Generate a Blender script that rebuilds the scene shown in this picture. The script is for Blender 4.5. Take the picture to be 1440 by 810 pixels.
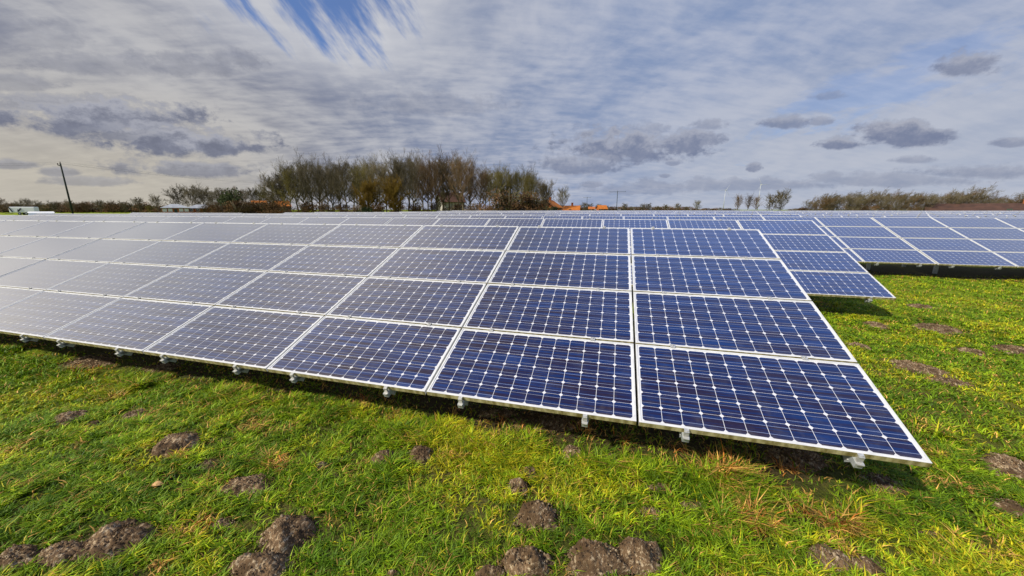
import bpy, math, random
import numpy as np
from mathutils import Vector, Matrix, noise

R = math.radians
for o in list(bpy.data.objects): bpy.data.objects.remove(o)
scene = bpy.context.scene
COL = scene.collection
random.seed(7); rng = np.random.default_rng(11)

# ------------------------------------------------------------------ camera
CAMH = 1.82; FPX = 510.66; PIT = 0.2127; YAW = 0.2658      # FPX: focal length for a 1440 px wide picture
cd = bpy.data.cameras.new('camera'); cam = bpy.data.objects.new('camera', cd); COL.objects.link(cam)
cd.sensor_width = 36; cd.lens = FPX/1440*36; cd.clip_end = 12000; cd.clip_start = 0.05
cam.location = (0, 0, CAMH); cam.rotation_euler = (math.pi/2-PIT, 0, YAW)
scene.camera = cam
HORIZON = 405-FPX*math.tan(PIT)

def ray(px, py):
    """world direction seen at a pixel of the 1440x810 photograph, horizontal depth 1"""
    a, b = (px-720)/FPX, (py-405)/FPX
    y = math.cos(PIT)-b*math.sin(PIT); z = -math.sin(PIT)-b*math.cos(PIT)
    c, s = math.cos(YAW), math.sin(YAW)
    return Vector((a*c-y*s, a*s+y*c, z))
def on_ground(px, py, z=0.0):
    r = ray(px, py); return r*((z-CAMH)/r.z)+Vector((0, 0, CAMH))
def at(px, depth):
    """ground position at horizontal distance-along-axis `depth` below pixel column px (near the horizon)"""
    r = ray(px, HORIZON); fw = -math.sin(YAW)*r.x+math.cos(YAW)*r.y
    return Vector((r.x/fw*depth, r.y/fw*depth, 0))
def height(py, depth):
    return CAMH+(HORIZON-py)/FPX*depth*1.0

# ------------------------------------------------------------------ sun
SUN_AZ = R(220); SUN_EL = R(42)                 # azimuth clockwise from +Y
sv = Vector((math.sin(SUN_AZ)*math.cos(SUN_EL), math.cos(SUN_AZ)*math.cos(SUN_EL), math.sin(SUN_EL)))
ld = bpy.data.lights.new('sun', 'SUN'); ld.energy = 5.0; ld.angle = R(2.5); ld.color = (1.0, .93, .80)
sun = bpy.data.objects.new('sun', ld); COL.objects.link(sun)
sun.rotation_euler = (-sv).to_track_quat('-Z', 'Y').to_euler(); sun.location = (0, 0, 50)

# ------------------------------------------------------------------ node helper
class NT:
    def __init__(s, tree): s.t = tree; s.n = tree.nodes; s.l = tree.links
    def put(s, sock, v):
        if v is None: return
        if isinstance(v, bpy.types.NodeSocket): s.l.new(v, sock)
        else:
            if hasattr(sock.default_value, '__len__') and not hasattr(v, '__len__'): v = (v, v, v)
            if hasattr(sock.default_value, '__len__') and len(sock.default_value) == 4 and len(v) == 3: v = (*v, 1)
            sock.default_value = v
    def node(s, typ, **k):
        n = s.n.new(typ)
        for a, b in k.items(): setattr(n, a, b)
        return n
    def m(s, op, a, b=None, c=None, clamp=False):
        n = s.node('ShaderNodeMath', operation=op, use_clamp=clamp)
        for i, v in enumerate((a, b, c)): s.put(n.inputs[i], v)
        return n.outputs[0]
    def v(s, op, a, b=None):
        n = s.node('ShaderNodeVectorMath', operation=op)
        s.put(n.inputs[0], a)
        if op == 'SCALE': s.put(n.inputs[3], b)
        else: s.put(n.inputs[1], b)
        return n.outputs['Value'] if op in ('LENGTH', 'DOT_PRODUCT', 'DISTANCE') else n.outputs[0]
    def mix(s, f, a, b, blend='MIX'):
        n = s.node('ShaderNodeMix', data_type='RGBA', blend_type=blend)
        s.put(n.inputs[0], f); s.put(n.inputs[6], a); s.put(n.inputs[7], b); return n.outputs[2]
    def step(s, x, a, b, lo=0., hi=1.):
        n = s.node('ShaderNodeMapRange', interpolation_type='SMOOTHSTEP')
        s.put(n.inputs[0], x); s.put(n.inputs[1], a); s.put(n.inputs[2], b); s.put(n.inputs[3], lo); s.put(n.inputs[4], hi)
        return n.outputs[0]
    def noise(s, vec, scale, detail=4, rough=.55, dist=0, col=False):
        n = s.node('ShaderNodeTexNoise'); s.put(n.inputs['Vector'], vec)
        n.inputs['Scale'].default_value = scale; n.inputs['Detail'].default_value = detail
        n.inputs['Roughness'].default_value = rough; n.inputs['Distortion'].default_value = dist
        return n.outputs[1 if col else 0]
    def xyz(s, vec):
        n = s.node('ShaderNodeSeparateXYZ'); s.put(n.inputs[0], vec); return n.outputs
    def comb(s, x, y, z=0.):
        n = s.node('ShaderNodeCombineXYZ'); s.put(n.inputs[0], x); s.put(n.inputs[1], y); s.put(n.inputs[2], z); return n.outputs[0]

# ------------------------------------------------------------------ world: nishita sky behind a broken two-layer cloud deck
world = bpy.data.worlds.new('World'); scene.world = world; world.use_nodes = True
w = NT(world.node_tree); w.n.clear()
SKY_STRENGTH = 0.1
sky = w.node('ShaderNodeTexSky', sky_type='NISHITA', sun_disc=False)
sky.sun_elevation = SUN_EL; sky.sun_rotation = SUN_AZ; sky.altitude = 0; sky.air_density = 1.0; sky.dust_density = .4; sky.ozone_density = 2
tc = w.node('ShaderNodeTexCoord')
D = w.v('NORMALIZE', tc.outputs['Generated'])
dx, dy, dz = w.xyz(D)
az = w.m('ARCTAN2', dx, dy)                       # clockwise from +Y
el = w.m('ARCSINE', dz)
zz = w.m('ADD', w.m('MAXIMUM', dz, 0.), 0.22)
px_ = w.m('DIVIDE', dx, zz); py_ = w.m('DIVIDE', dy, zz)
P = w.comb(px_, py_)
sa = R(-22)                                       # bearing the high streets of cloud run towards
along = w.m('ADD', w.m('MULTIPLY', px_, math.sin(sa)), w.m('MULTIPLY', py_, math.cos(sa)))
across = w.m('SUBTRACT', w.m('MULTIPLY', px_, math.cos(sa)), w.m('MULTIPLY', py_, math.sin(sa)))
warp = w.v('SCALE', w.v('SUBTRACT', w.noise(P, .7, 3, col=True), (.5, .5, .5)), .7)
S1 = w.v('ADD', w.comb(w.m('MULTIPLY', across, 1.3), w.m('MULTIPLY', along, .62)), warp)
S2 = w.v('ADD', w.comb(w.m('MULTIPLY', across, 1.6), w.m('MULTIPLY', along, 4.2)), w.v('SCALE', warp, .7))
street = w.noise(S1, 1.3, 4, .55)                 # broad streets
ripple = w.noise(S2, 4.6, 4, .55)                 # altocumulus ripples
fine = w.noise(w.v('ADD', w.comb(w.m('MULTIPLY', across, 1.2), w.m('MULTIPLY', along, .9)), warp), 4.5, 6, .62)
d = w.m('ADD', w.m('ADD', w.m('MULTIPLY', street, .50), w.m('MULTIPLY', ripple, .24)), w.m('MULTIPLY', fine, .28))
hi = w.step(d, .36, .63)
azl = w.step(az, R(10), R(-55))                  # 1 towards the left
light_c = w.mix(azl, (.45, .49, .61), (.50, .50, .52))
dark_c = w.mix(azl, (.22, .30, .49), (.20, .22, .30))
veil = w.mix(hi, dark_c, light_c)
# warm, thin light low on the left; paler band low on the right
low = w.step(el, R(17), R(2))
warm = w.m('MULTIPLY', low, w.step(az, R(-35), R(-62)))
veil = w.mix(w.m('MULTIPLY', warm, .75), veil, (.56, .51, .41))
lowr = w.m('MULTIPLY', w.step(el, R(20), R(5)), w.step(az, R(-15), R(20)))
veil = w.mix(w.m('MULTIPLY', lowr, .6), veil, (.50, .53, .60))
# unseen sky, coloured for panel reflections: warm glow added left, blue right, grey elsewhere
veil = w.mix(w.m('MULTIPLY', w.step(el, R(29), R(45)), .8), veil, w.mix(w.step(az, R(-25), R(12)), (.27, .30, .40), (.22, .37, .86)))
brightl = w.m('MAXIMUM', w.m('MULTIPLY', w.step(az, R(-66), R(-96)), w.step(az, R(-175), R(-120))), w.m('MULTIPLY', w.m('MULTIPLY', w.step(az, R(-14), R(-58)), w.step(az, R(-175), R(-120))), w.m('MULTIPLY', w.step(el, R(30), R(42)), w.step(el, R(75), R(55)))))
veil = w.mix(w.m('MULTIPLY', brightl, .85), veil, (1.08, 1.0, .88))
# openings of blue sky
def ell(a0, e0, wa, we, warpv=None, tilt=0.):
    a = w.m('SUBTRACT', az, R(a0)); e = w.m('SUBTRACT', el, R(e0))
    if tilt:
        c, s_ = math.cos(R(tilt)), math.sin(R(tilt))
        a, e = w.m('ADD', w.m('MULTIPLY', a, c), w.m('MULTIPLY', e, s_)), w.m('SUBTRACT', w.m('MULTIPLY', e, c), w.m('MULTIPLY', a, s_))
    a = w.m('DIVIDE', a, R(wa)); e = w.m('DIVIDE', e, R(we))
    q = w.m('SQRT', w.m('ADD', w.m('MULTIPLY', a, a), w.m('MULTIPLY', e, e)))
    return q, e
def azel(px, py):
    r = ray(px, py).normalized(); return math.degrees(math.atan2(r.x, r.y)), math.degrees(math.asin(r.z))
a0, e0 = azel(458, -8)
q, _ = ell(a0, e0, 11., 5.6)
sD = w.comb(w.m('ADD', w.m('MULTIPLY', az, 15.), w.m('MULTIPLY', el, 13.)), w.m('ADD', w.m('MULTIPLY', el, 4.5), w.m('MULTIPLY', az, -2.)))
wisp = w.noise(w.v('ADD', sD, w.v('SCALE', warp, .3)), 1.25, 5, .58)
hole = w.step(w.m('ADD', q, w.m('MULTIPLY', w.m('SUBTRACT', wisp, .5), 3.4)), 1.15, .20, 0., .88)
halo = w.step(q, 2.1, .8)
veil = w.mix(w.m('MULTIPLY', halo, .6), veil, (.66, .67, .71))
a1, e1 = azel(1240, 125)
q2, _ = ell(a1, e1, 12, 3.2, tilt=18)
hole2 = w.m('MULTIPLY', w.step(w.m('ADD', q2, w.m('MULTIPLY', w.m('SUBTRACT', fine, .5), 3.5)), 1.0, .3), .22)
cover = w.m('SUBTRACT', 1., w.m('MAXIMUM', hole, hole2))
skyc = w.mix(1., sky.outputs[0], (.50, .80, 1.25), 'MULTIPLY')
c0 = w.mix(cover, skyc, w.v('SCALE', veil, 1/SKY_STRENGTH))
# low dark cumulus, each at its own bearing and height
blobs = [  # px, py of its middle, half width px, half height px, density
 (150,172,165,24,1.0),(285,207,105,21,1.0),(80,150,120,14,.7),(215,190,90,16,.9),(275,240,110,12,.75),(20,232,45,7,.6),(88,243,26,7,.6),(140,257,60,7,.5),(10,40,70,12,.4),
 (150,95,120,14,.4),(290,92,90,18,.5),(30,120,90,12,.45),(60,60,90,14,.35),(620,150,90,16,.3),
 (815,235,60,14,.75),(880,212,105,23,.95),(960,200,60,13,.85),(910,185,34,10,.5),(1000,176,30,9,.55),
 (1180,204,33,9,.95),(1265,193,72,17,1.0),(1322,188,24,9,.8),(1100,174,36,9,.8),(1152,172,16,6,.6),(1350,95,46,16,.85),(1160,136,26,7,.45),
 (1058,238,11,6,.8),(945,230,10,4,.6),(935,248,9,3.5,.6),(834,261,14,5,.6),(1285,226,30,6,.55),(1420,203,25,6,.7),
 (1380,243,110,12,.62),(1240,256,120,9,.5),(1020,262,150,9,.5),(1160,251,24,8,.5),(900,268,80,8,.4)]
bw = w.noise(w.comb(w.m('MULTIPLY', az, 9.), w.m('MULTIPLY', el, 14.)), 1.6, 5, .62)
bw2 = w.noise(w.comb(w.m('MULTIPLY', az, 27.), w.m('MULTIPLY', el, 34.)), 1.3, 6, .68)
bn = w.m('ADD', w.m('MULTIPLY', w.m('SUBTRACT', bw, .5), 2.6), w.m('MULTIPLY', w.m('SUBTRACT', bw2, .5), 1.5))
acc = None; lit = None
for (bx, by, hw, hh, dn) in blobs:
    aL, eM = azel(bx-hw, by); aR, _e = azel(bx+hw, by); _a, eT = azel(bx, by-hh); am, eB = azel(bx, by+hh)
    _, eL = azel(bx-hw*.7, by); _, eR = azel(bx+hw*.7, by)
    slope = math.degrees(math.atan2(eR-eL, (aR-aL)*.7))
    q, e = ell(am, (eT+eB)/2, (aR-aL)/2*1.15, (eT-eB)/2*1.35, tilt=slope)
    qq = w.m('ADD', w.m('ADD', q, w.m('MULTIPLY', w.m('MINIMUM', e, 0.), -.55)), w.m('MULTIPLY', bn, w.step(e, -1.1, .3, .45, 1.)))
    k = w.m('MULTIPLY', w.step(qq, 1.12, .55), dn)
    tp = w.m('MULTIPLY', k, w.step(w.m('ADD', e, w.m('MULTIPLY', bn, .9)), -.1, 1.0))
    acc = k if acc is None else w.m('MAXIMUM', acc, k); lit = tp if lit is None else w.m('MAXIMUM', lit, tp)
cum_c = w.mix(azl, (.17, .205, .32), (.155, .17, .235))
cum_c = w.mix(w.step(bw2, .30, .75, 0., .45), cum_c, (.33, .35, .44))
cum_c = w.mix(w.m('MULTIPLY', lit, .85), cum_c, (.50, .51, .57))
c1 = w.mix(w.m('MULTIPLY', acc, .95), c0, w.v('SCALE', cum_c, 1/SKY_STRENGTH))
# below the horizon the world is plain dull ground colour
c2 = w.mix(w.step(dz, 0., -.03), c1, (1.0, 1.1, .6))
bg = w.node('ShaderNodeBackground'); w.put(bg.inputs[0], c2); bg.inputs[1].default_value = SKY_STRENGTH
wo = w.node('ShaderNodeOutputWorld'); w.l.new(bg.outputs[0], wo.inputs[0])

scene.view_settings.view_transform = 'Standard'; scene.view_settings.look = 'None'
scene.view_settings.gamma = 1; scene.view_settings.exposure = 0.0; scene.view_settings.use_curve_mapping = False
scene.render.engine = 'CYCLES'
scene.cycles.max_bounces = 6; scene.cycles.transparent_max_bounces = 8

# ------------------------------------------------------------------ materials
def mat(name, base=(.5, .5, .5), rough=.7, metal=0., spec=.5, build=None):
    m = bpy.data.materials.new(name); m.use_nodes = True
    t = NT(m.node_tree); b = t.n['Principled BSDF']
    b.inputs['Base Color'].default_value = (*base, 1); b.inputs['Roughness'].default_value = rough
    b.inputs['Metallic'].default_value = metal; b.inputs['Specular IOR Level'].default_value = spec
    if build: build(t, b)
    return m
def varied(name, a, b_, scale, rough=.8, detail=5, bump=0., metal=0., spec=.3, stretch=None):
    def f(t, b):
        c = t.node('ShaderNodeTexCoord').outputs['Object']
        if stretch: c = t.v('MULTIPLY', c, stretch)
        n = t.noise(c, scale, detail, .6)
        t.put(b.inputs['Base Color'], t.mix(t.step(n, .32, .68), a, b_))
        if bump:
            bp = t.node('ShaderNodeBump'); bp.inputs['Strength'].default_value = bump; bp.inputs['Distance'].default_value = .02
            t.l.new(n, bp.inputs['Height']); t.l.new(bp.outputs[0], b.inputs['Normal'])
    return mat(name, rough=rough, metal=metal, spec=spec, build=f)

def cells(t, b):
    uv = t.node('ShaderNodeUVMap'); uv.uv_map = 'UVMap'
    u, v_, _ = t.xyz(uv.outputs[0])
    fx = t.m('ABSOLUTE', t.m('SUBTRACT', t.m('FRACT', u), .5)); fy = t.m('ABSOLUTE', t.m('SUBTRACT', t.m('FRACT', v_), .5))
    inside = t.m('MULTIPLY', t.m('MULTIPLY', t.m('GREATER_THAN', u, 0.), t.m('LESS_THAN', u, 12.)), t.m('MULTIPLY', t.m('GREATER_THAN', v_, 0.), t.m('LESS_THAN', v_, 6.)))
    sq = t.m('MULTIPLY', t.m('LESS_THAN', fx, .4875), t.m('LESS_THAN', fy, .4925))
    ch = t.m('LESS_THAN', t.m('ADD', fx, fy), .875)
    cell = t.m('MULTIPLY', inside, t.m('MULTIPLY', sq, ch))
    bus = t.m('LESS_THAN', t.m('ABSOLUTE', t.m('SUBTRACT', fy, .24)), .0095)     # two silver ribbons a cell
    # purple-brown streaks painted in for reflected cloud, stretched along the row
    ob = t.node('ShaderNodeObjectInfo')
    cv = t.comb(t.m('ADD', t.m('MULTIPLY', u, .10), t.m('MULTIPLY', ob.outputs['Random'], 37.)), t.m('MULTIPLY', v_, 3.1))
    n = t.noise(cv, 1.6, 4, .6)
    cid = t.node('ShaderNodeTexWhiteNoise', noise_dimensions='3D')
    t.l.new(t.comb(t.m('FLOOR', u), t.m('FLOOR', v_), ob.outputs['Random']), cid.inputs[0])
    blue = t.mix(t.m('ADD', t.m('MULTIPLY', cid.outputs[0], .5), t.m('MULTIPLY', ob.outputs['Random'], .5)), (.004, .015, .074), (.009, .032, .142))
    base = t.mix(t.step(n, .40, .60), blue, (.016, .011, .030))
    base = t.mix(bus, base, (.22, .27, .42))
    back = (.58, .59, .62)
    col = t.mix(cell, back, base)
    pos = t.node('ShaderNodeTexCoord').outputs['Object']
    dd = t.comb(t.m('ADD', u, t.m('MULTIPLY', ob.outputs['Random'], 91.)), t.m('MULTIPLY', v_, .8))
    dust = t.m('MULTIPLY', t.step(t.noise(dd, 1.1, 6, .7), .45, .75), .14)
    lip = t.m('MULTIPLY', t.step(t.m('ADD', v_, t.m('MULTIPLY', t.noise(dd, 2.2, 4), 1.2)), 1.0, .35), .22)
    spot = t.m('MULTIPLY', t.m('GREATER_THAN', t.noise(t.v('MULTIPLY', dd, (1., 1.3, 1.)), 2.6, 2, .5), .815), .55)
    col = t.mix(t.m('MAXIMUM', t.m('MAXIMUM', dust, lip), spot), col, t.mix(spot, (.16, .15, .135), (.5, .5, .46)))
    t.put(b.inputs['Base Color'], col); b.inputs['Roughness'].default_value = .5; b.inputs['Specular IOR Level'].default_value = 0
    # front glass: almost no mirror head-on (coated), strong at grazing angles
    lw = t.node('ShaderNodeLayerWeight'); lw.inputs[0].default_value = .5
    f = t.m('ADD', t.m('MULTIPLY', t.m('POWER', lw.outputs['Facing'], 4.0), 2.5), .008, clamp=True)
    gl = t.node('ShaderNodeBsdfGlossy'); gl.inputs['Roughness'].default_value = .16; gl.inputs[0].default_value = (1, 1, 1, 1)
    wv = t.noise(t.v('MULTIPLY', t.comb(u, v_), (1., 6., 1.)), .35, 2)
    ms = t.node('ShaderNodeMixShader'); t.l.new(f, ms.inputs[0]); t.l.new(b.outputs[0], ms.inputs[1]); t.l.new(gl.outputs[0], ms.inputs[2])
    out = [x for x in t.n if x.type == 'OUTPUT_MATERIAL'][0]; t.l.new(ms.outputs[0], out.inputs[0])
M = {}
M['cells'] = mat('solar_cells', build=cells)
M['alu'] = varied('frame_aluminium', (.48, .49, .50), (.62, .62, .61), 9, rough=.45, metal=.0, spec=.6)
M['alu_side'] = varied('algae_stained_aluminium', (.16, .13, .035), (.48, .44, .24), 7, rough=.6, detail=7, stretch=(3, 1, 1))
M['back'] = mat('white_backsheet', (.55, .56, .58), .7)
M['galv'] = varied('galvanised_steel', (.34, .37, .39), (.50, .54, .56), 22, rough=.42, metal=.35, spec=.5)
M['clamp'] = varied('bright_clamp', (.38, .38, .36), (.55, .55, .52), 60, rough=.4, metal=.4, spec=.5)
def soil(t, b):
    g = t.node('ShaderNodeNewGeometry').outputs['Position']
    n = t.noise(g, 38, 7, .68); n2 = t.noise(g, 9, 4, .6)
    c = t.mix(t.step(n2, .35, .7), (.085, .052, .027), (.21, .135, .075))
    fb = t.noise(t.v('MULTIPLY', g, (1., .35, 1.)), 60, 5, .7)
    c = t.mix(t.m('MULTIPLY', t.step(fb, .52, .60), t.step(n2, .35, .55)), c, (.46, .36, .23))
    c = t.mix(t.step(n, .46, .34), c, (.03, .022, .016))
    t.put(b.inputs['Base Color'], c); b.inputs['Roughness'].default_value = .95; b.inputs['Specular IOR Level'].default_value = .15
    bp = t.node('ShaderNodeBump'); bp.inputs['Strength'].default_value = .9; bp.inputs['Distance'].default_value = .02
    t.l.new(n, bp.inputs['Height']); t.l.new(bp.outputs[0], b.inputs['Normal'])
M['soil'] = mat('crumbly_soil', build=soil)
def ground_m(t, b):
    g = t.node('ShaderNodeNewGeometry').outputs['Position']
    big = t.noise(g, .05, 3); mid = t.noise(g, 1.3, 5, .6); fine = t.noise(g, 45, 6, .7); f2 = t.noise(g, 9, 6, .65)
    x, y, z = t.xyz(g)
    c = t.mix(t.step(f2, .35, .65), (.10, .15, .008), (.28, .31, .016))
    c = t.mix(t.m('MULTIPLY', t.step(mid, .50, .68), .7), c, (.20, .17, .022))
    c = t.mix(t.m('MULTIPLY', t.step(fine, .5, .75), .5), c, (.16, .19, .03))
    c = t.mix(t.m('MULTIPLY', t.step(fine, .46, .3), .7), c, (.028, .035, .010))
    # near the lens the blades are real, so the sheet itself is thatch and earth
    ax = t.m('ADD', t.m('MULTIPLY', x, x), t.m('MULTIPLY', y, y))
    near = t.step(ax, 60., 14.)
    th = t.mix(t.step(mid, .4, .62), (.040, .045, .012), (.090, .068, .030))
    th = t.mix(t.step(fine, .45, .7), th, (.11, .10, .035))
    c = t.mix(t.m('MULTIPLY', near, .8), c, th)
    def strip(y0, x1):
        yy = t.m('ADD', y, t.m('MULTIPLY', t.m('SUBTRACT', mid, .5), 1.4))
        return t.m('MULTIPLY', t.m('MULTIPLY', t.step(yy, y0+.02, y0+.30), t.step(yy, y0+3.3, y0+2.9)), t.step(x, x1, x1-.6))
    bare = t.m('MAXIMUM', t.m('MAXIMUM', strip(2.45, 1.9), strip(7.3, 4.5)), strip(12.1, 60.))  # bare earth under the tables; its dark tone also paints in their shade
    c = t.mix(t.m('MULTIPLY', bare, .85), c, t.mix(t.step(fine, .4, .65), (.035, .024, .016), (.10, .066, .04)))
    c = t.mix(t.step(big, .35, .7), c, t.mix(1., c, (.8, .95, .8), 'MULTIPLY'))
    t.put(b.inputs['Base Color'], c); b.inputs['Roughness'].default_value = .95; b.inputs['Specular IOR Level'].default_value = .1
    bp = t.node('ShaderNodeBump'); bp.inputs['Strength'].default_value = .8; bp.inputs['Distance'].default_value = .05
    t.l.new(t.m('ADD', f2, fine), bp.inputs['Height']); t.l.new(bp.outputs[0], b.inputs['Normal'])
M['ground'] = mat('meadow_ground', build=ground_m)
def grass_m(t, b):
    a = t.node('ShaderNodeAttribute', attribute_name='Col'); t.put(b.inputs['Base Color'], a.outputs['Color'])
    b.inputs['Roughness'].default_value = .55; b.inputs['Specular IOR Level'].default_value = .25
    tr = t.node('ShaderNodeBsdfTranslucent'); t.l.new(a.outputs['Color'], tr.inputs[0])
    ms = t.node('ShaderNodeMixShader'); ms.inputs[0].default_value = .30
    t.l.new(b.outputs[0], ms.inputs[1]); t.l.new(tr.outputs[0], ms.inputs[2])
    out = [x for x in t.n if x.type == 'OUTPUT_MATERIAL'][0]; t.l.new(ms.outputs[0], out.inputs[0])
M['grass'] = mat('grass_blades', build=grass_m)
def bark(name, a, b_):
    def f(t, b):
        ob = t.node('ShaderNodeObjectInfo'); c = t.node('ShaderNodeTexCoord').outputs['Object']
        n = t.noise(c, .35, 4, .6)
        col = t.mix(t.step(n, .35, .65), a, b_)
        r = t.m('ADD', t.m('MULTIPLY', ob.outputs['Random'], .6), .7)
        t.put(b.inputs['Base Color'], t.v('SCALE', col, r)); b.inputs['Roughness'].default_value = .9
        b.inputs['Specular IOR Level'].default_value = .15
    return mat(name, build=f)
M['bark_grey'] = bark('grey_brown_bark', (.080, .068, .040), (.17, .140, .085))
M['bark_brown'] = bark('red_brown_twigs', (.090, .060, .032), (.16, .105, .055))
M['bark_gold'] = bark('golden_twigs', (.115, .070, .012), (.17, .11, .02))
M['bark_olive'] = bark('olive_twigs', (.090, .078, .026), (.16, .135, .042))
M['bark_pale'] = bark('pale_grey_twigs', (.16, .15, .125), (.26, .25, .21))
M['ever'] = bark('evergreen_leaves', (.015, .026, .010), (.045, .055, .018))
M['brush'] = bark('brown_brush', (.070, .038, .018), (.15, .085, .035))
M['brick'] = varied('red_brick', (.30, .085, .025), (.42, .14, .04), .8, rough=.9, detail=8)
M['tile_orange'] = varied('orange_roof_tiles', (.34, .10, .014), (.46, .15, .02), .9, rough=.8)
M['tile_brown'] = varied('brown_roof_tiles', (.050, .026, .018), (.085, .042, .027), .6, rough=.85)
M['roof_grey'] = varied('grey_corrugated_roof', (.26, .28, .31), (.36, .38, .41), .8, rough=.6)
M['white_wall'] = varied('white_render', (.55, .53, .48), (.68, .66, .60), .9, rough=.85)
M['timber'] = mat('dark_timber', (.045, .028, .018), .85)
M['glass'] = mat('dark_window_glass', (.03, .035, .04), .12, spec=.8)
M['pane_lit'] = mat('pale_window_glass', (.62, .62, .55), .3)
M['door'] = mat('dark_green_door', (.03, .05, .035), .6)
M['pole'] = varied('tarred_pole_wood', (.012, .020, .015), (.026, .036, .028), 3, rough=.8)
M['wire'] = mat('weathered_wire', (.10, .10, .11), .5)
M['ceramic'] = mat('brown_insulator', (.10, .07, .06), .3)
M['white_paint'] = varied('dull_white_paint', (.76, .76, .77), (.84, .84, .85), .7, rough=.5)
M['black'] = mat('black_rubber', (.02, .02, .022), .6)
M['turbine'] = mat('pale_turbine_paint', (.42, .45, .50), .5)
M['leafdry'] = mat('dry_leaf', (.55, .32, .12), .7)

# ------------------------------------------------------------------ object helpers
def tag(o, label=None, cat=None, group=None, kind=None):
    if label: o['label'] = label
    if cat: o['category'] = cat
    if group: o['group'] = group
    if kind: o['kind'] = kind
    return o
def empty(name, loc=(0, 0, 0), rz=0.):
    o = bpy.data.objects.new(name, None); COL.objects.link(o); o.location = loc; o.rotation_euler = (0, 0, rz); o.empty_display_size = .3
    return o
def link(name, me, parent=None, loc=None, rot=None):
    o = bpy.data.objects.new(name, me); COL.objects.link(o)
    if parent: o.parent = parent
    if loc is not None: o.location = loc
    if rot is not None: o.rotation_euler = rot
    return o
class MB:
    def __init__(s): s.v = []; s.f = []; s.mi = []; s.sm = []
    def face(s, ps, mi=0, sm=False):
        n = len(s.v); s.v += [tuple(p) for p in ps]; s.f.append(tuple(range(n, n+len(ps)))); s.mi.append(mi); s.sm.append(sm)
    def box(s, c, size, mi=0, rot=None):
        h = [Vector((x*size[0]/2, y*size[1]/2, z*size[2]/2)) for x in (-1, 1) for y in (-1, 1) for z in (-1, 1)]
        if rot: h = [rot @ p for p in h]
        n = len(s.v); s.v += [tuple(p+Vector(c)) for p in h]
        for q in ((0, 1, 3, 2), (4, 6, 7, 5), (0, 4, 5, 1), (2, 3, 7, 6), (0, 2, 6, 4), (1, 5, 7, 3)):
            s.f.append(tuple(n+i for i in q)); s.mi.append(mi); s.sm.append(False)
    def beam(s, a, b, wd, dp, mi=0):
        a, b = Vector(a), Vector(b); z = (b-a); L = z.length
        s.box((a+b)/2, (wd, dp, L), mi, z.to_track_quat('Z', 'Y').to_matrix())
    def tube(s, pts, rad, n=6, mi=0, cap=True):
        pts = [Vector(p) for p in pts]
        if not hasattr(rad, '__len__'): rad = [rad]*len(pts)
        base = len(s.v)
        for i, p in enumerate(pts):
            d = (pts[min(i+1, len(pts)-1)]-pts[max(i-1, 0)]).normalized()
            u = d.orthogonal().normalized() if i == 0 else (u-d*u.dot(d)).normalized()
            v = d.cross(u)
            for k in range(n):
                a = 2*math.pi*k/n; s.v.append(tuple(p+(u*math.cos(a)+v*math.sin(a))*rad[i]))
        for i in range(len(pts)-1):
            for k in range(n):
                a, b = base+i*n+k, base+i*n+(k+1) % n
                s.f.append((a, b, b+n, a+n)); s.mi.append(mi); s.sm.append(True)
        if cap:
            s.f.append(tuple(base+k for k in range(n))[::-1]); s.mi.append(mi); s.sm.append(False)
            s.f.append(tuple(base+(len(pts)-1)*n+k for k in range(n))); s.mi.append(mi); s.sm.append(False)
    def mesh(s, name, mats):
        me = bpy.data.meshes.new(name); me.from_pydata(s.v, [], s.f)
        for m_ in (mats if isinstance(mats, (list, tuple)) else [mats]): me.materials.append(m_)
        me.polygons.foreach_set('material_index', s.mi); me.polygons.foreach_set('use_smooth', s.sm); me.update(); return me
    def obj(s, name, mats, parent=None, loc=None): return link(name, s.mesh(name, mats), parent, loc)

# ------------------------------------------------------------------ ground: one sheet to the horizon
def gz(x, y):
    f = 1/(1+max(0., (x*x+y*y)-200)/200)
    return f*(.022*math.sin(x*1.7+y*.6)+.018*math.sin(y*2.3-x*.9+1)+.012*math.sin(x*4.1+2)*math.cos(y*3.7))
def axis(lo, hi, st, far):
    a = [lo+i*st for i in range(int((hi-lo)/st)+1)]; q = st; p = a[-1]
    while p < far: q *= 1.35; p += q; a.append(p)
    q = st; p = a[0]
    while p > -far: q *= 1.35; p -= q; a.insert(0, p)
    return a
xs = axis(-12, 13, .16, 5000); ys = axis(-1, 15, .16, 5000)
gv = [(x, y, gz(x, y)) for y in ys for x in xs]; nx = len(xs)
gf = [(j*nx+i, j*nx+i+1, (j+1)*nx+i+1, (j+1)*nx+i) for j in range(len(ys)-1) for i in range(nx-1)]
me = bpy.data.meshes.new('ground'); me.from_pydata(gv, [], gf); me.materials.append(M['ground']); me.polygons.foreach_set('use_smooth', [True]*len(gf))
tag(link('ground', me), kind='structure')

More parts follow.
